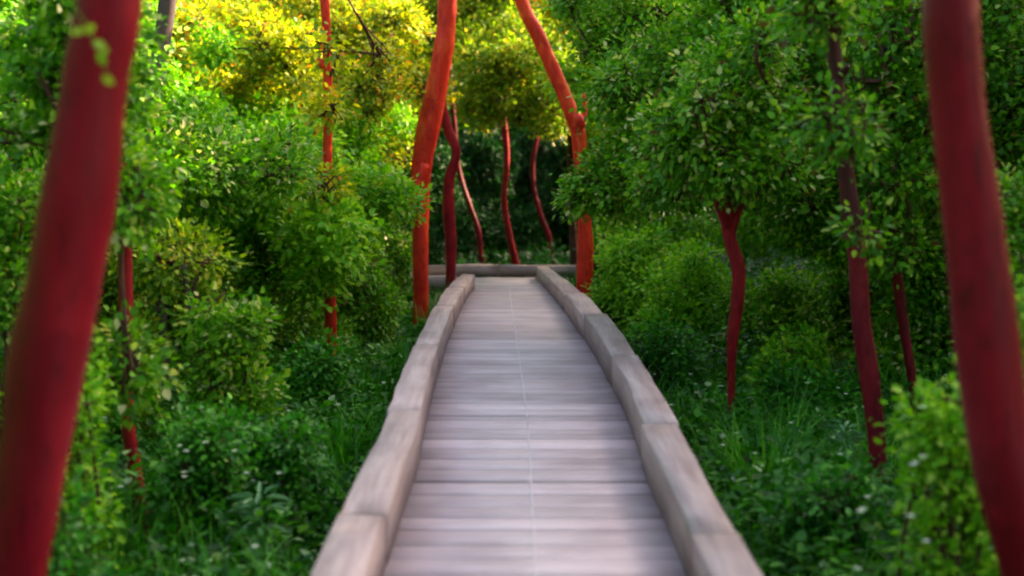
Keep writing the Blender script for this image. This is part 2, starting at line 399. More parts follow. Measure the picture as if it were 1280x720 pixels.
for yy in np.arange(0, 19, 2.4):
    for sx in (-.55, .66):
        mb = MB(); mb.tube([(sx, yy, -.1), (sx, yy, deck_z(yy)-.2)], [.06, .055], seg=3, ring=10, lump=.03, seed=int(yy))
        link('support_post', mb.mesh('support_post', BO, True), M['twig'], bw)

# ------------------------------------------------------------------ trees
def make_tree(name, label, cat, group, bark, pts, wpx, leafm=None, lobes=(), top=None, leaf=.075, lai=1.9, seed=0,
              extra=(), gap=-.6, bright=0., base=True, per=16, clump=.17, low=None):
    """pts: (px, py, depth) from top to bottom, wpx: widths in px; grown down to the floor and up to `top` points (world)."""
    W = [P(*p) for p in pts]; rr = [w*p[2]/F/2 for w, p in zip(wpx, pts)]
    if base:
        d = unit(W[-1]-W[-2]); gz = float(ground_z(W[-1][0], W[-1][1]))-.12
        if W[-1][2] > gz+.15:
            run = (W[-1][2]-gz); dx = d/max(.5, abs(d[2]))
            W.append(W[-1]+np.array([dx[0]*run, dx[1]*run, -run])); rr.append(rr[-1]*1.3)
    if top:
        W = [np.array(t[:3], float) for t in top[::-1]]+W; rr = [t[3] for t in top[::-1]]+rr
    W = W[::-1]; rr = rr[::-1]
    root = np.array([W[0][0], W[0][1], W[0][2]+.12])
    t = empty(name, root, label, cat, group)
    mb = MB(); mb.tube(W, rr, seg=8, ring=18, lump=.10, seed=seed)
    for e in extra:                      # stubs, knots and limbs: list of (px,py,depth,widthpx)
        ep = [P(*q[:3]) for q in e]; er = [q[3]*q[2]/F/2 for q in e]
        mb.tube(ep, er, seg=5, ring=10, lump=.05, seed=seed+1)
    Wc = catmull(W, 4)
    if lobes:
        lm = MB()
        LB = [(np.array(c, float), r) for c, r in lobes]
        V, Q, v, tw = foliage(LB, leaf, lai, per=per, clump=clump, seed=seed, gap=gap, bright=bright)
        LB = [(c, .3) for c, _ in tw]
        anc = [w_ for w_ in Wc if w_[2] > min(CZ-.35, Wc[-1][2]-.6)] or [Wc[-1]]
        order = sorted(range(len(tw)), key=lambda k: min(np.linalg.norm(tw[k][0]-w_) for w_ in anc))
        for k in order:
            c, ends = tw[k]
            a = min(anc, key=lambda w_: np.linalg.norm(w_-c+np.array([0, 0, .25])))
            g = np.random.default_rng(seed+int(abs(c[0])*10)); anc.append(c)
            m1 = (a+c)/2+g.normal(size=3)*.07
            lm.tube([a, m1, c], [.018, .014, .010], seg=4, ring=7, lump=.05, seed=seed)
            for e in ends[:18]:
                lm.tube([c+(m1-c)*g.uniform(0, .5), (c+e)/2+g.normal(size=3)*.06, e], [.011, .007, .003], seg=3, ring=5, lump=0)
        cm = mesh_np('crown', V, Q, 4, v, off=root); cm.materials.append(leafm)
        if low:                          # green boughs, without the sunlit gold put into the other leaves
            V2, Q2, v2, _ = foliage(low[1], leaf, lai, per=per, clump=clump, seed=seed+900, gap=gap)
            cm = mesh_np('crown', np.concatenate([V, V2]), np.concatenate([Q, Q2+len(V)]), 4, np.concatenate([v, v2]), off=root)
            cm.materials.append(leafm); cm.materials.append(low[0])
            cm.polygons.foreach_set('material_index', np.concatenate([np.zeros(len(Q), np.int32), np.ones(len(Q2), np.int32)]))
        link('crown', cm, None, t)
    nq, ntr = sum(len(q) for q in mb.Q), sum(len(q) for q in mb.T)
    if lobes:                            # limbs grow out of the trunk: same mesh, darker bark
        mb2 = MB(); mb2.V = mb.V+lm.V; mb2.W = mb.W+lm.W; mb2.Q = mb.Q+[q+mb.n for q in lm.Q]; mb2.T = mb.T+[q+mb.n for q in lm.T]
        lq, lt = sum(len(q) for q in lm.Q), sum(len(q) for q in lm.T)
        tm = mb2.mesh('trunk', root, True); tm.materials.append(bark); tm.materials.append(M['twig'])
        ix = np.concatenate([np.zeros(nq), np.ones(lq), np.zeros(ntr), np.ones(lt)]).astype(np.int32)
        if len(ix) == len(tm.polygons): tm.polygons.foreach_set('material_index', ix)
        link('trunk', tm, None, t)
    else:
        link('trunk', mb.mesh('trunk', root, True), bark, t)
    return t

def lob(*a):      # (px, py, depth, radius x, radius y, radius z)
    return [(P(q[0], q[1], q[2]), (q[3], q[4] if len(q) > 4 else q[3], q[5] if len(q) > 5 else q[3]*.8)) for q in a]
def wl(*a):
    return [((q[0], q[1], q[2]), (q[3], q[3], q[4] if len(q) > 4 else q[3]*.8)) for q in a]

GR = 'red-barked trees along the boardwalk'
# near left
NEAR_LEFT = make_tree('tree', 'thick smooth crimson trunk leaning right, nearest the camera on the left', 'tree', GR, M['red'],
          [(146, 0, 4.1), (123, 100, 4.1), (100, 240, 4.1), (76, 360, 4.1), (52, 460, 4.1), (36, 550, 4.1), (20, 640, 4.1), (8, 720, 4.1)],
          [77, 78, 87, 90, 92, 88, 82, 76], M['green'], wl((-2.6, 4.2, 6.4, .8)), leaf=.11, lai=1.2, seed=1,
          top=[(-1.08, 4.15, 3.6, .08), (-1.25, 4.0, 5.0, .06), (-1.6, 3.8, 6.2, .03)])
g = np.random.default_rng(5); c0 = [P(112, 40, 3.95), P(122, 58, 3.93), P(138, 82, 3.92), P(133, 96, 3.93), P(142, 66, 3.95), P(126, 34, 3.94)]
LV, LQ = leaf_arrays(np.array(c0), unit(g.normal(size=(6, 3))*np.array([1, .4, 1])), unit(np.array([[0, -1.0, .3]])+g.normal(size=(6, 3))*.3), np.full(6, .04), np.full(6, .025))
nt_ = MB(); nt_.add(LV, LQ, None, np.repeat(g.uniform(.6, .95, 6), 6)); nt_.tube([P(100, 10, 3.98), P(122, 50, 3.94), P(138, 92, 3.93)], [.002, .0015, .001], seg=4, ring=5, lump=0)
tw_ = nt_.mesh('leafy_twig', NEAR_LEFT.location[:]); link('leafy_twig', tw_, M['green'], NEAR_LEFT)
# near right
make_tree('tree', 'thick smooth crimson trunk leaning left, nearest the camera on the right', 'tree', GR, M['red'],
          [(1180, 0, 4.5), (1190, 90, 4.5), (1211, 240, 4.5), (1227, 360, 4.5), (1242, 460, 4.5), (1262, 560, 4.5), (1285, 650, 4.5), (1303, 720, 4.5)],
          [70, 71, 72, 76, 77, 77, 75, 74], M['green'], wl((2.3, 5.5, 7.2, 1.0)), leaf=.12, lai=1.2, seed=2,
          top=[(1.36, 4.55, 3.6, .085), (1.6, 4.8, 5.0, .06), (2.2, 5.3, 6.8, .03)])
# centre left main
make_tree('tree', 'orange-red trunk curving up beside the left curb, its upper edge glowing in the sun', 'tree', GR, M['orange'],
          [(561, 0, 16.8), (557, 50, 16.8), (549, 100, 16.8), (538, 150, 16.8), (529, 200, 16.8), (525, 240, 16.8), (525, 280, 16.8), (526, 330, 16.8), (525, 382, 16.8)],
          [24, 25, 26, 28, 25, 24, 22, 21, 19], M['olive'], wl((-1.6, 17.5, 7.4, .8)), leaf=.1, lai=1.2, seed=3,
          top=[(-.72, 16.8, 4.6, .10), (-.9, 17, 5.8, .07), (-1.5, 17.3, 7.2, .03)],
          extra=[[(531, 205, 16.75, 16), (520, 235, 16.7, 15), (513, 266, 16.65, 9)]])
make_tree('tree', 'slim crooked red trunk standing against the crossbeam, just right of the orange-red one', 'tree', GR, M['mid'],
          [(553, 118, 18.6), (560, 160, 18.6), (570, 190, 18.6), (562, 222, 18.6), (561, 260, 18.6), (563, 300, 18.6), (563, 352, 18.6)],
          [9, 13, 12, 14, 15, 14, 12], M['olive'], wl((-1.6, 21.5, 5.6, 1.0), ), leaf=.09, lai=1.3, seed=4,
          top=[(-.93, 18.9, 3.6, .05), (-.95, 19.3, 4.6, .04), (-1.6, 21.3, 5.4, .02)], base=True)
make_tree('tree', 'leftmost of the three thin trunks in the shade beyond the crossbeam', 'tree', GR, M['maroon'],
          [(572, 200, 26), (577, 225, 26), (588, 258, 26), (598, 290, 26), (601, 318, 26)], [6, 6, 6, 7, 7], seed=5,
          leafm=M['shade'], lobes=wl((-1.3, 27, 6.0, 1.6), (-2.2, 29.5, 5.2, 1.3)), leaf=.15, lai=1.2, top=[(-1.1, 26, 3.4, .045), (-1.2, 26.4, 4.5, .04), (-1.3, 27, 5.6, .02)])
make_tree('tree', 'thin pinkish-red trunk rising from behind the middle of the crossbeam', 'tree', GR, M['mid'],
          [(628, 140, 23.5), (632, 175, 23.5), (633, 210, 23.5), (630, 250, 23.5), (635, 285, 23.5), (643, 320, 23.5)], [8, 8, 8, 8, 8, 9], seed=6,
          leafm=M['olive'], lobes=wl((-.3, 25.5, 6.0, 1.5), (.1, 28.5, 5.6, 1.3)), leaf=.14, lai=1.3, top=[(-.2, 24, 3.9, .045), (-.3, 24.8, 4.8, .04), (-.3, 25.4, 5.6, .02)])
make_tree('tree', 'thin dark red trunk bending in the shade left of the right curb end', 'tree', GR, M['maroon'],
          [(672, 165, 27), (666, 200, 27), (667, 235, 27), (676, 268, 27), (686, 295, 27), (689, 318, 27)], [6, 6, 6, 7, 7, 7], seed=7,
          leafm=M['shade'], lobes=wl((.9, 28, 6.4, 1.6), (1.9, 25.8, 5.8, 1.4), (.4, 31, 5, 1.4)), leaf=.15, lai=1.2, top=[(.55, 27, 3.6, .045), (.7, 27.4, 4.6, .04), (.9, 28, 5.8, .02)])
# centre right arching
make_tree('tree', 'red trunk by the right curb, its orange top arching over the boardwalk', 'tree', GR, M['orange'],
          [(645, -14, 16.6), (657, 18, 16.6), (672, 45, 16.6), (688, 82, 16.6), (702, 115, 16.6), (715, 145, 16.6), (723, 168, 16.6), (725, 200, 16.6), (729, 240, 16.6), (731, 280, 16.6), (732, 320, 16.6), (730, 372, 16.6)],
          [16, 16, 17, 17, 18, 19, 20, 17, 16, 17, 20, 18], M['olive'], wl((-.3, 18.6, 6.8, .7)), leaf=.1, lai=1.1, seed=8,
          top=[(-.12, 16.9, 4.6, .07), (-.3, 17.6, 5.4, .055), (-.35, 18.4, 6.4, .03)],
          extra=[[(723, 166, 16.6, 10), (731, 140, 16.7, 7), (729, 118, 16.8, 4)], [(712, 140, 16.6, 12), (724, 150, 16.5, 12), (728, 160, 16.5, 8)]])
# right mid, its crown is the big overhanging mass
make_tree('tree', 'dull red trunk with forked knobbly head under the broad green crown', 'tree', GR, M['mid'],
          [(905, 240, 10.4), (911, 275, 10.4), (914, 300, 10.4), (924, 335, 10.4), (923, 375, 10.4), (918, 420, 10.4), (917, 470, 10.4), (919, 545, 10.4)],
          [11, 20, 16, 17, 16, 14, 10, 8], M['green'],
          lob((805, 190, 12.6, .50, .6, .42), (835, 90, 12.8, .62, .7, .5), (930, 60, 12.2, .75, .8, .65), (870, 170, 10.2, .40, .5, .30), (920, 200, 10.1, .34, .4, .20), (985, 195, 12.6, .75, .8, .55), (1085, 150, 13.0, .85, .8, .8), (775, 30, 14.6, .60, .6, .42), (1060, 280, 12.8, .6, .6, .42), (752, 225, 12.6, .30, .4, .24), (915, 110, 10.3, .4, .4, .5), (960, 10, 12.5, .7, .7, .5), (850, 225, 11.2, .35, .4, .25), (1000, 260, 12.2, .4, .4, .3), (725, 245, 12.7, .18, .2, .13))
          + wl((1.9, 14.0, 5.1, 1.1)),  # unseen upper lobe kept to block the sun
          leaf=.07, lai=1.9, bright=.07, seed=9, top=[(1.60, 10.8, 2.6, .05), (1.9, 13.0, 3.6, .05), (2.1, 14, 4.6, .03)],
          extra=[[(912, 285, 10.4, 17), (900, 258, 10.3, 14), (892, 232, 10.2, 9)], [(914, 288, 10.4, 14), (922, 268, 10.35, 9), (928, 250, 10.3, 5)]])
# right dark red
make_tree('tree', 'tall crooked dark red trunk between the forked one and the near right one', 'tree', GR, M['darkupper'],
          [(1030, -10, 8.2), (1036, 50, 8.2), (1041, 95, 8.2), (1048, 150, 8.2), (1056, 210, 8.2), (1064, 265, 8.2), (1073, 330, 8.2), (1079, 400, 8.2), (1092, 470, 8.2), (1103, 560, 8.2), (1105, 640, 8.2), (1106, 690, 8.2)],
          [17, 18, 19, 19, 20, 22, 22, 23, 24, 22, 18, 16], M['green'], lob((1046, 150, 7.9, .25, .2, .22), (1060, 165, 7.8, .16), (1028, 5, 7.9, .24, .2, .16), (1010, 20, 7.9, .15), (1075, 290, 7.95, .12, .12, .09)) + wl((3.6, 10.8, 6.2, 1.2)),  # last lobe: unseen upper crown kept as a sun blocker
          leaf=.07, lai=1.7, seed=10, top=[(1.95, 8.5, 3.9, .04), (2.4, 9.2, 5.0, .035), (3.1, 10.6, 6.4, .02)],
          extra=[[(1041, 100, 8.2, 12), (1050, 92, 8.15, 12), (1056, 84, 8.1, 6)]])
make_tree('tree', 'thin blackish red stem half hidden in leaves left of the near right trunk', 'tree', GR, M['maroon'],
          [(1118, 300, 11), (1124, 350, 11), (1131, 395, 11), (1140, 445, 11)], [11, 12, 13, 12], M['green'],
          lob((1180, 60, 12, .9), (1250, 160, 12, .8), (1118, 300, 10.6, .30), (1116, 215, 10.5, .34), (1120, 120, 10.5, .36), (1110, 40, 10.6, .34), (1150, 200, 12, .5)), leaf=.085, lai=1.5, seed=11, top=[(3.0, 11.2, 2.2, .035), (3.1, 11.6, 3.2, .025)])
# left, golden crown
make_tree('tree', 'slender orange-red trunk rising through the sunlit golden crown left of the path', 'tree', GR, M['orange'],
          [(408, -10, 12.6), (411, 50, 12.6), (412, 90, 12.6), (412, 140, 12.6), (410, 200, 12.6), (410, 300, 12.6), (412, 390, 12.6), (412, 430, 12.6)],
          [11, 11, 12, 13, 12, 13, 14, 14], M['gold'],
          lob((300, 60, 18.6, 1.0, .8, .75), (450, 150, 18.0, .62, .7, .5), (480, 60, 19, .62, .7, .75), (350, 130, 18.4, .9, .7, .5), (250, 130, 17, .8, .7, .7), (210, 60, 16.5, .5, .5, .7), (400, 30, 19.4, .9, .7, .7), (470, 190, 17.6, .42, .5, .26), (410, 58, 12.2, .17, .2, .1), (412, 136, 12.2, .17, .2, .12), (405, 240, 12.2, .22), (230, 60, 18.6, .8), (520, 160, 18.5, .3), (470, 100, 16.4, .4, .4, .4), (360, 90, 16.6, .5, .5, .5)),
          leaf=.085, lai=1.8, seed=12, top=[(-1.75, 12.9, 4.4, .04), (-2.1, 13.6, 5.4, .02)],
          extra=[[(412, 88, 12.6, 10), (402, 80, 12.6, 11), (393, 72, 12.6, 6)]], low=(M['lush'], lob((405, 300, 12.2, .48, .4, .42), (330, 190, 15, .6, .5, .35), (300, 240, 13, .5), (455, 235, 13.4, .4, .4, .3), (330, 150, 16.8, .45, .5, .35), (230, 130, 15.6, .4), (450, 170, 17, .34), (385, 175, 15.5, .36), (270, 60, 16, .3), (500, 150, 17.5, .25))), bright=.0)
make_tree('tree', 'straight dark crimson stem glimpsed through shrubs at the left, right of the near left trunk', 'tree', GR, M['mid'],
          [(150, 190, 8), (158, 250, 8), (155, 320, 8), (154, 385, 8), (152, 450, 8), (153, 530, 8), (160, 590, 8)],
          [15, 17, 18, 18, 18, 18, 17], M['green'], lob((120, 60, 7.8, .38, .4, .45), (110, 150, 7.8, .36), (30, 130, 10, .7, .7, .6), (230, 200, 11.5, .75, .7, .5), (158, 240, 7.6, .28, .28, .27), (155, 455, 7.7, .22, .22, .24)),
          leaf=.075, lai=1.8, seed=13, top=[(-2.4, 8.3, 2.9, .03), (-2.8, 8.9, 3.6, .02)])
make_tree('tree', 'crooked grey-brown trunk at the upper left, right of the near left trunk', 'tree', None, M['grey'],
          [(218, -10, 11.5), (210, 45, 11.5), (201, 90, 11.5), (193, 130, 11.5), (190, 180, 11.5), (194, 260, 11.5), (196, 330, 11.5)],
          [22, 21, 20, 19, 17, 16, 15], M['green'], lob((100, 20, 13, 1.0), (20, 200, 12.5, .9), (300, 210, 13.5, .7, .6, .4), (195, 215, 11, .3, .3, .3)), leaf=.08, lai=1.6, seed=14,
          top=[(-2.7, 11.7, 4.3, .06), (-3.1, 12.2, 5.4, .03)])
make_tree('tree', 'thin grey stem low among the grass left of the path', 'tree', None, M['grey'],
          [(228, 330, 10), (236, 400, 10), (241, 480, 10), (243, 510, 10)], [7, 8, 9, 9], M['olive'], lob((215, 330, 10.2, .35, .35, .25), (255, 390, 10, .25, .25, .2)), leaf=.07, lai=1.2, seed=15)
# canopy over the hollow and behind
make_tree('tree', 'olive-crowned tree closing the view above the dark hollow at the path end', 'tree', 'trees at the back of the view', M['twig'],
          [(715, 100, 23), (712, 200, 23), (716, 290, 23)], [7, 8, 9], M['olive'],
          lob((600, 85, 22, .6, .6, .6), (640, 60, 22.5, .8, .7, .8), (690, 90, 22, .6, .7, .6), (630, -20, 24, 1.2, 1, 1.0), (690, 150, 22, .40, .5, .30), (600, 140, 22.4, .35, .5, .3), (640, 125, 22, .4, .4, .3), (740, 90, 23, .5, .5, .8), (735, 170, 23, .3, .4, .4)),
          leaf=.095, lai=1.5, seed=16, bright=.05, clump=.18)
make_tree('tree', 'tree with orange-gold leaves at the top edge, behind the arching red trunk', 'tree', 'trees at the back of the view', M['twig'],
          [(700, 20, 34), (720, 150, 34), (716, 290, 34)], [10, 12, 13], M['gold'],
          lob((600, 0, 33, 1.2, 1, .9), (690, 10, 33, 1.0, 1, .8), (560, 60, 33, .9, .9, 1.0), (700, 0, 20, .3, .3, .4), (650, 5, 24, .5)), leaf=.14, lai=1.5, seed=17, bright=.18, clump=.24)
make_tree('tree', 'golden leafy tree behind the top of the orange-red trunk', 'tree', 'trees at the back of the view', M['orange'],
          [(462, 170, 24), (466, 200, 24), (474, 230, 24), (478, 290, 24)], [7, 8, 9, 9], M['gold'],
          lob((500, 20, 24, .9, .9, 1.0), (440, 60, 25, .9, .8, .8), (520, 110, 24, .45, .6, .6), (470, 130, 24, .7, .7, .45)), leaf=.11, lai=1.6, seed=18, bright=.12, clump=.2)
make_tree('tree', 'tall green tree filling the upper left corner behind the near trunk', 'tree', 'trees at the back of the view', M['twig'],
          [(60, 100, 17), (55, 250, 17), (60, 380, 17)], [16, 18, 20], M['green'],
          lob((40, 60, 16, 1.2), (150, 140, 16.5, 1.1), (60, 240, 15.5, 1.1), (260, 250, 16, .8)), leaf=.095, lai=1.5, seed=19, clump=.2)
make_tree('tree', 'tall green tree filling the right edge behind the near right trunk', 'tree', 'trees at the back of the view', M['twig'],
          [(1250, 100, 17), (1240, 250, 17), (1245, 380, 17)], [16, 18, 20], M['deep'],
          lob((1250, 60, 16, 1.3), (1150, 200, 17, 1.2), (1270, 260, 16, 1.1), (1060, 20, 18, 1.3), (1190, 330, 16, .9)) + wl((6, 19, 6.5, 2), (8, 17, 6, 2.2)), leaf=.1, lai=1.4, seed=20, clump=.2)
make_tree('tree', 'loose bright green tree behind the broad crown, right of the arching red trunk', 'tree', 'trees at the back of the view', M['twig'],
          [(800, 100, 21), (806, 220, 21), (802, 330, 21)], [12, 13, 14], M['lush'],
          lob((790, 20, 20, 1.0), (760, 110, 20, .8), (870, 0, 21, 1.3), (830, 280, 19, .9, .8, .6), (960, 250, 20, 1.2), (800, 210, 19.5, .5)), leaf=.1, lai=1.4, seed=21, bright=.05, clump=.2)

# ------------------------------------------------------------------ shrubs: four prototypes, copied
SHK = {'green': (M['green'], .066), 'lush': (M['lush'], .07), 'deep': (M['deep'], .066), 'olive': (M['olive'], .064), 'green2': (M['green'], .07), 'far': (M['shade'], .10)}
shn = 0
def shrub(kind, x, Y, ytop, wpx, label, group):
    """x px centre, depth, row of the top, width in px: a loose mound of separate leafy boughs on stems"""
    global shn; shn += 1
    g = np.random.default_rng(400+shn)
    X = (x-640)*Y/F; gz = float(ground_z(X, Y)); H = CZ-(ytop-HZ)*Y/F-gz; w = wpx*Y/F/2
    mat, leaf = SHK[kind]
    if Y < 9: leaf *= .82
    q = min(w*.62, H*.42)
    lobes = []
    nb = int(max(6, 2.2*w*w*H/q**3)); nb = min(nb, 26)
    for i in range(nb):
        f = (i+.5)/nb; z = q*.5+(H-q*1.35)*f+g.normal()*q*.1
        rr_ = max(0, (w-q*.55))*math.sqrt(max(0, 1-(.85*f)**2))*g.uniform(.45, 1.05); a = i*2.4+g.normal()*.5
        r_ = q*g.uniform(.5, .85)*(1-.25*f)
        lobes.append(((rr_*math.cos(a), rr_*math.sin(a), z), (r_, r_, r_*g.uniform(.6, .85))))
    V, Q, v, tw = foliage(lobes, leaf, 1.5 if Y < 18 else 1.3, per=13, clump=leaf*2.2, seed=500+shn, gap=-.55)
    t = empty('shrub', (X, Y, gz), label, 'shrub', group)
    link('foliage', mesh_np('foliage', V, Q, 4, v), mat, t)
    mb = MB()
    for c, ends in tw:
        b0 = np.array([g.normal()*.06, g.normal()*.06, -.1]); m1 = (b0+c)/2+g.normal(size=3)*.05
        mb.tube([b0, m1, c], [.013, .010, .006], seg=4, ring=5, lump=0)
        for e in ends[:6]: mb.tube([c, (c+e)/2+g.normal(size=3)*.02, e], [.006, .004, .002], seg=2, ring=4, lump=0)
    link('stems', mb.mesh('stems', None, True), M['twig'], t)
GL = 'leafy shrubs left of the boardwalk'; GRr = 'leafy shrubs right of the boardwalk'; GF = 'shrubs beyond the end of the boardwalk'
SH = [
    # left
    ('green', 425, 15.0, 216, 160, 'rounded green shrub touching the base of the orange-red trunk', GL),
    ('green', 330, 13.5, 228, 220, 'broad green shrub left of the path, under the golden crown', GL),
    ('green2', 225, 12.0, 215, 210, 'tall green shrub under the crooked grey-brown trunk', GL),
    ('olive', 120, 10.5, 250, 200, 'olive-green shrub behind the dark crimson stem on the left', GL),
    ('green2', 20, 8.5, 150, 220, 'tall green shrub at the left edge behind the near trunk', GL),
    ('green', 280, 9.5, 345, 150, 'yellowish low shrub beside the thin grey stem', GL),
    ('lush', 75, 6.8, 415, 130, 'bright low shrub just right of the near left trunk', GL),
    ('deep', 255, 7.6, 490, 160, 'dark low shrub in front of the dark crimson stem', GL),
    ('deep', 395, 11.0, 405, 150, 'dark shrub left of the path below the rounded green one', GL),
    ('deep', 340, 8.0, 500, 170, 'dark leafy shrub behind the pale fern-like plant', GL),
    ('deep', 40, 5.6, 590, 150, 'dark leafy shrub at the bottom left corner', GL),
    ('green', 484, 17.8, 258, 84, 'small green shrub directly left of the orange-red trunk', GL),
    # right
    ('lush', 790, 16.0, 262, 140, 'bright green shrub right of the red trunk by the right curb', GRr),
    ('lush', 865, 14.5, 285, 160, 'bright shrub left of the forked red trunk', GRr),
    ('green', 980, 14.0, 300, 200, 'green shrub between the forked trunk and the tall dark red one', GRr),
    ('deep', 820, 12.6, 385, 130, 'dark shrub low beside the right curb bend', GRr),
    ('lush', 990, 11.6, 400, 120, 'yellow-green low shrub just right of the forked trunk foot', GRr),
    ('deep', 1010, 10.8, 440, 150, 'dark shrub left of the foot of the tall dark red trunk', GRr),
    ('green2', 1190, 12.6, 250, 220, 'tall green shrub left of the near right trunk', GRr),
    ('green', 1100, 14.5, 255, 200, 'green shrub behind the thin blackish red stem', GRr),
    ('lush', 1200, 5.8, 445, 180, 'blurred bright yellow-green shrub at the bottom right, left of the near trunk', GRr),
    ('deep', 1040, 7.0, 560, 170, 'dark low shrub near the right curb at the bottom', GRr),
    ('green2', 1290, 8.0, 170, 200, 'tall green shrub at the right edge behind the near trunk', GRr),
    ('lush', 1290, 6.2, 330, 130, 'bright green shrub cut by the right edge of the view', GRr),
    # beyond
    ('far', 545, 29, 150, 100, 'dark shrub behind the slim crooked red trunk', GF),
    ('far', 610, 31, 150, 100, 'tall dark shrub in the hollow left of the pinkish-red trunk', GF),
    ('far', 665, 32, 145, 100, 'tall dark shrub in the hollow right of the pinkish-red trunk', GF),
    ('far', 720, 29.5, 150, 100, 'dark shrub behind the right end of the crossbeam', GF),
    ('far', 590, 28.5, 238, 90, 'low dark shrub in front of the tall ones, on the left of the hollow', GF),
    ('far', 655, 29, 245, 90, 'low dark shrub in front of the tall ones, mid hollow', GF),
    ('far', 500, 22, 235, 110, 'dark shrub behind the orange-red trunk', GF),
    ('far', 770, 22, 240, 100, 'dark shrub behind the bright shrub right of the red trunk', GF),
]
for s in SH: shrub(*s)

# ------------------------------------------------------------------ grass tufts (things) and ground cover (stuff)
def blades(base, az, ln, lean, wd, g, var):
    n = len(base); t = np.array([0, .35, .7, 1.0])
    dirh = np.stack([np.cos(az), np.sin(az), 0*az], 1); sd = np.stack([-np.sin(az), np.cos(az), 0*az], 1)
    V = []
    for k, tt in enumerate(t):
        out = lean*ln*tt**1.8; up = ln*(tt-.42*lean*tt**2.4)
        c = base+dirh*out[:, None]+np.array([0, 0, 1.0])*up[:, None]
        w = (wd*(1-tt**2*.96))[:, None]*sd*.5
        V += [c-w, c+w]
    V = np.stack(V, 1).reshape(-1, 3); b = (np.arange(n)*8)[:, None]
    Q = np.concatenate([b+np.array([0, 1, 3, 2])+2*k for k in range(3)], 1).reshape(-1, 4)
    return V, Q, np.repeat(var, 8)

def tuft_mesh(n, L, seed, wd=.010, spread=.08):
    g = np.random.default_rng(seed)
    base = np.stack([g.normal(0, spread, n), g.normal(0, spread, n), np.full(n, -.03)], 1)
    az = np.arctan2(base[:, 1], base[:, 0])+g.normal(0, .7, n)
    return mesh_np('grass_tuft', *blades(base, az, L*g.uniform(.55, 1.1, n), g.uniform(.15, .85, n), wd*g.uniform(.7, 1.3, n), g, g.uniform(0, 1, n))[:2], 4)
def tuft_mesh2(n, L, seed, wd=.012, spread=.08, mat=None):
    g = np.random.default_rng(seed)
    base = np.stack([g.normal(0, spread, n), g.normal(0, spread, n), np.full(n, -.03)], 1)
    az = np.arctan2(base[:, 1], base[:, 0])+g.normal(0, .7, n)
    V, Q, v = blades(base, az, L*g.uniform(.55, 1.1, n), g.uniform(.15, .85, n), wd*g.uniform(.7, 1.3, n), g, g.uniform(0, 1, n))
    me = mesh_np('grass_tuft', V, Q, 4, v); me.materials.append(mat or M['grass']); return me
TM = [tuft_mesh2(150, .75, 1, .016), tuft_mesh2(110, .6, 2, .016), tuft_mesh2(90, .5, 3, .014)]
TU = [(265, 620, 8.6, 0, 1.25, 'tall strappy grass tuft left of the path, below the thin grey stem'),
      (300, 520, 10.2, 0, 1.2, 'fine grass tuft just right of the thin grey stem'),
      (470, 470, 12.5, 1, 1.0, 'grass tuft against the outside of the left curb'),
      (815, 430, 14.0, 1, 1.1, 'grass tuft against the outside of the right curb bend'),
      (960, 600, 8.6, 0, 1.15, 'arching grass tuft left of the tall dark red trunk'),
      (880, 500, 10.3, 1, 1.1, 'grass tuft beside the forked trunk, near the right curb'),
      (1020, 560, 10.0, 2, 1.2, 'small grass tuft at the foot of the tall dark red trunk'),
      (950, 520, 11.8, 0, .9, 'grass tuft hiding the foot of the forked red trunk'),
      (1170, 560, 8.8, 2, 1.2, 'grass tuft right of the foot of the tall dark red trunk'),
      (420, 560, 9.6, 2, 1.1, 'small grass tuft near the left curb')]
for x, y, Y, k, s, lb in TU:
    X = (x-640)*Y/F
    o = link('grass_tuft', TM[k], None); o.location = (X, Y, float(ground_z(X, Y))+.02); o.scale = (s, s, s); o.rotation_euler = (0, 0, random.uniform(0, 6))
    tag(o, lb, 'grass tuft', 'grass tufts beside the boardwalk')
# pale long-leaved plants
pm = None
g = np.random.default_rng(9)
def pale_mesh(n, seed):
    g = np.random.default_rng(seed); az = g.uniform(0, 6.28, n); el = g.uniform(.1, .7, n)
    ax = np.stack([np.cos(az)*np.cos(el), np.sin(az)*np.cos(el), np.sin(el)], 1); pos = ax*.05+np.array([0, 0, 1])*g.uniform(.25, .55, (n, 1))
    V, Q = leaf_arrays(pos, ax, np.tile([0, 0, 1.0], (n, 1)), g.uniform(.16, .26, n), g.uniform(.035, .05, n), droop=.3)
    mb = MB(); mb.add(V, Q, None, np.repeat(g.uniform(0, 1, n), 6)); mb.tube([(0, 0, -.05), (.01, 0, .3), (0, .01, .58)], [.008, .007, .004], seg=3, ring=6, lump=0)
    me = mb.mesh('pale_plant'); me.materials.append(M['pale']); return me
for x, y, Y, s, lb in ((318, 640, 7.2, .62, 'pale silvery long-leaved plant at the lower left, near the left curb'),
                       (1062, 545, 8.6, .5, 'pale long-leaved plant left of the foot of the tall dark red trunk')):
    p = P(x, y, Y); o = link('leafy_plant', pale_mesh(22, int(x)), None); o.location = (p[0], p[1], p[2]-.45*s); o.scale = (s, s, s)
    tag(o, lb, 'plant', 'pale long-leaved plants')

def outside(X, Y, m=.05):
    li = np.interp(Y, [0, 18.3, 18.6, 20.7, 20.8], [-.74, -.74, -6, -6, -.0]); ri = np.interp(Y, [0, 11, 16.5, 20.2, 20.7, 20.8], [.92, .9, .74, .6, .95, 0])
    return (X < li-m) | (X > ri+m)
def scatter(n, x0, x1, y0, y1, g, power=1.0):
    Y = y0+(y1-y0)*g.random(n)**power; X = g.uniform(x0, x1, n); k = outside(X, Y); return X[k], Y[k]
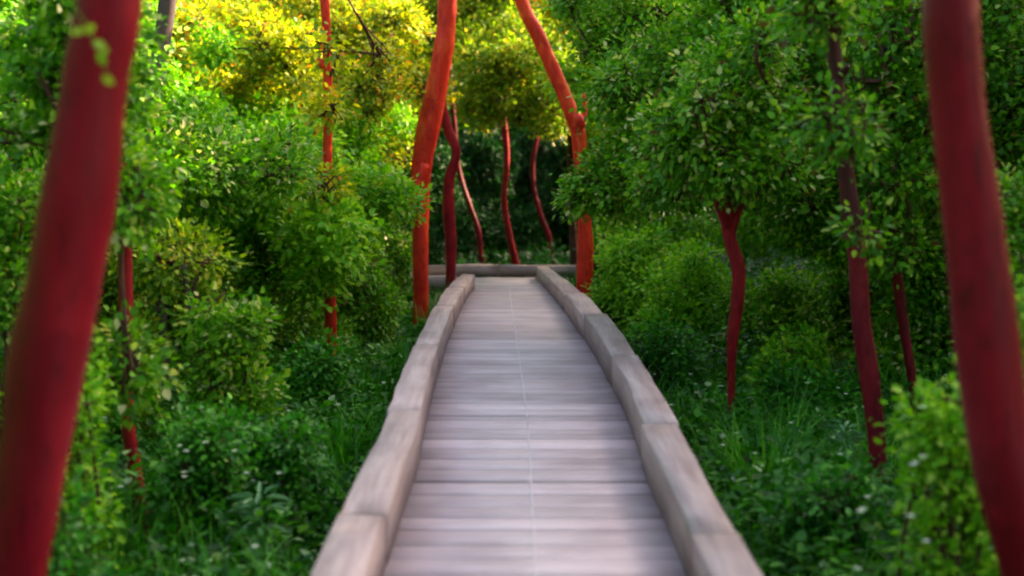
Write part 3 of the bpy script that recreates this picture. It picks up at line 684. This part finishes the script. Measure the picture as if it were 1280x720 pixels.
# leafy ground cover
g = np.random.default_rng(21)
Xs, Ys = [], []
for args in ((5200, -4.5, 5, 3.6, 12, 1.1), (2600, -5, 6, 12, 20.6, 1), (2400, -7, 7, 20.8, 40, 1)):
    a, b_ = scatter(*args[:5], g, args[5]); Xs.append(a); Ys.append(b_)
X = np.concatenate(Xs); Yv = np.concatenate(Ys); n = len(X)
hgt = .18+.30*np.clip(lumpy(np.stack([X, Yv, 0*X], 1), .9, 2)+.4, 0, 1.2)+g.uniform(0, .16, n)
near = np.clip((np.where(X < 0, -.74-X, X-.92))/.6, 0.15, 1); hgt = hgt*np.where(Yv < 18.5, (.55+.45*near), 1)
idx = np.repeat(np.arange(n), 15); m_ = len(idx)
az = g.uniform(0, 6.28, m_); el = g.uniform(-.2, .9, m_); rise = g.random(m_)
ax = np.stack([np.cos(az)*np.cos(el), np.sin(az)*np.cos(el), np.sin(el)], 1)
pos = np.stack([X[idx], Yv[idx], ground_z(X[idx], Yv[idx])+hgt[idx]*(.15+.85*rise)], 1)+ax*np.array([1, 1, .3])*g.uniform(.0, .14, (m_, 1))
sz = g.uniform(.05, .10, m_)*np.where(Yv[idx] > 16, 1.4, 1)
V, Q = leaf_arrays(pos, ax, unit(np.array([0, 0, 1.0])+g.normal(size=(m_, 3))*.4), sz, sz*g.uniform(.45, .7, m_))
v = np.clip(np.repeat(g.normal(.45, .2, n), 15)+g.normal(0, .15, m_), 0, .96); v = np.where((g.random(m_) < .012) & (Yv[idx] < 18), 1, v*np.where(Yv[idx] > 20.5, .35, 1))  # leaves past the path end darkened: hollow's shade put into colour
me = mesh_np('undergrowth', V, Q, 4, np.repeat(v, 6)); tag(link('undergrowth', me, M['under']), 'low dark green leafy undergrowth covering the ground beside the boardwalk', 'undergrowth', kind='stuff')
# grass
g = np.random.default_rng(22)
a, b_ = scatter(2300, -4.2, 4.5, 3.6, 20, g); a2, b2 = scatter(60, -3, 3, 21.5, 34, g)
X = np.concatenate([a, a2]); Yv = np.concatenate([b_, b2]); n = len(X); idx = np.repeat(np.arange(n), 22); m_ = len(idx)
base = np.stack([X[idx]+g.normal(0, .07, m_), Yv[idx]+g.normal(0, .07, m_), 0*X[idx]], 1); ok = outside(base[:, 0], base[:, 1], .02); base = base[ok]; m_ = len(base)
base[:, 2] = ground_z(base[:, 0], base[:, 1])-.02
V, Q, v = blades(base, g.uniform(0, 6.28, m_), g.uniform(.3, .85, m_)*(.75+.4*np.sin(base[:, 0]*2.3)*np.sin(base[:, 1]*1.7+1)), g.uniform(.25, .95, m_), g.uniform(.008, .016, m_), g, g.uniform(0, 1, m_))
tag(link('grass', mesh_np('grass', V, Q, 4, v), M['grass']), 'fine green grass blades growing through the undergrowth', 'grass', kind='stuff')
# small pale flower heads sprinkled in the undergrowth
g = np.random.default_rng(23)
fx, fy = scatter(90, -3.6, 3.6, 4.6, 15, g)
cl = [(1160, 610, 5.4, 7, .22), (1140, 690, 5.2, 4, .15), (870, 410, 12.5, 9, .3), (905, 480, 11, 8, .25), (220, 570, 7.2, 8, .2)]
pp = [np.stack([fx, fy, ground_z(fx, fy)+.45+g.uniform(0, .25, len(fx))], 1)]
for x, y, Y, c, s in cl: pp.append(P(x, y, Y)+g.normal(size=(c, 3))*s*np.array([1, .6, .7]))
pp = np.concatenate(pp); n = len(pp); idx = np.repeat(np.arange(n), 6); az = np.tile(np.arange(6)*math.pi/3, n)+g.uniform(0, 1, n)[idx]
ax = np.stack([np.cos(az), np.sin(az), .35+0*az], 1)
V, Q = leaf_arrays(pp[idx], ax, np.tile([0, 0, 1.0], (len(idx), 1)), np.full(len(idx), .018), np.full(len(idx), .016))
tag(link('flower_heads', mesh_np('flower_heads', V, Q, 4, g.uniform(0, 1, len(V))), M['flower']), 'tiny pale flower heads scattered over the undergrowth and shrubs', 'flowers', kind='stuff')

# ------------------------------------------------------------------ far forest and added unseen light blockers (one mass)
g = np.random.default_rng(31); lb = []
for i in range(46):
    Y = g.uniform(36, 52); X = -24+48*(i+.5)/46+g.normal(0, .6)
    lb.append(((X, Y, g.uniform(2, 4)), (2.0, 1.8, 2.6))); lb.append(((X+g.normal(0, 1), Y+2, g.uniform(6, 9)), (2.4, 2, 2.6)))
for i in range(12):
    Y = 14+i*2.1
    lb.append(((-8.5-g.uniform(0, 2)-i*.35, Y, g.uniform(1.5, 3)), (1.6, 1.6, 2.2))); lb.append(((8.5+g.uniform(0, 2)+i*.35, Y, g.uniform(1.5, 3)), (1.6, 1.6, 2.2)))
    lb.append(((-10-i*.4, Y+1, 5.5), (2.2, 2.2, 2.2))); lb.append(((10.5+i*.4, Y+1, 6.5), (2.4, 2.4, 2.6)))
for i in range(9):  # unseen right-hand lobes added to keep direct sun off the near deck
    Y = 1.5+i*1.9
    for z in (2.0, 5.0, 8.0): lb.append(((9.0+g.uniform(0, 2), Y, z), (1.7, 1.6, 2.0)))
for i in range(9):  # lower lobes added on the right to stop sun below the treetops
    Y = 18.5+i*2.2
    for z in (2.0, 5.0): lb.append(((9.5+g.uniform(0, 2), Y, z), (1.7, 1.7, 2.0)))
for i in range(9):  # unseen left lobes added to cut side light on the curbs
    Y = -6+i*2.4
    for z in (1.8, 4.6): lb.append(((-7.5-g.uniform(0, 1.5), Y, z), (1.6, 1.7, 2.0)))
for i in range(9):  # unseen lobes behind the camera, added to cut light from the rear
    X = -8+i*2
    for z in (1.8, 4.8, 7.0): lb.append(((X, -7-g.uniform(0, 2), z), (1.6, 1.6, 2.0)))
V, Q, v, tw = foliage(lb, .26, 1.25, per=12, clump=.45, seed=77, gap=-.6)
tag(link('forest', mesh_np('forest', V, Q, 4, v), M['deep']), 'dense dark forest closing the view, with unseen masses added to block light', 'forest', kind='stuff')

# ------------------------------------------------------------------ light
sun_dir = Vector((.80, .36, .46)).normalized()
sd = bpy.data.lights.new('sun', 'SUN'); sd.energy = 5.0; sd.angle = R(.6); sd.color = (1.0, .80, .52)
so = bpy.data.objects.new('sun', sd); COL.objects.link(so); so.rotation_euler = sun_dir.to_track_quat('Z', 'Y').to_euler()
w = bpy.data.worlds.new('World'); SC.world = w; w.use_nodes = True
nt = w.node_tree; nt.nodes.clear(); o = nt.nodes.new('ShaderNodeOutputWorld'); bg = nt.nodes.new('ShaderNodeBackground'); sk = nt.nodes.new('ShaderNodeTexSky')
sk.sky_type = 'NISHITA'; sk.sun_disc = False; sk.sun_elevation = math.asin(sun_dir.z); sk.sun_rotation = math.atan2(sun_dir.x, sun_dir.y)
sk.air_density = .8; sk.dust_density = 4.0; sk.ozone_density = .2; bg.inputs[1].default_value = .15; vm = nt.nodes.new('ShaderNodeVectorMath'); vm.operation = 'MULTIPLY'; vm.inputs[1].default_value = (1.12, 1.0, .88); nt.links.new(sk.outputs[0], vm.inputs[0]); nt.links.new(vm.outputs[0], bg.inputs[0]); nt.links.new(bg.outputs[0], o.inputs[0])

# ------------------------------------------------------------------ camera
cd = bpy.data.cameras.new('camera'); cam = bpy.data.objects.new('camera', cd); COL.objects.link(cam)
cd.sensor_width = 36; cd.lens = 36*F/1280; cd.clip_end = 900; cd.clip_start = .05
cam.location = (0, 0, CZ)
cam.rotation_euler = (R(90)-math.atan((360-HZ)/F), 0, 0)
cd.dof.use_dof = True; cd.dof.focus_distance = 12.5; cd.dof.aperture_fstop = 1.2
SC.camera = cam
SC.view_settings.view_transform = 'Standard'; SC.view_settings.look = 'None'; SC.view_settings.gamma = 1; SC.view_settings.use_curve_mapping = False
SC.view_settings.exposure = 2.6
try: SC.cycles.filter_width = 2.2
except Exception: pass
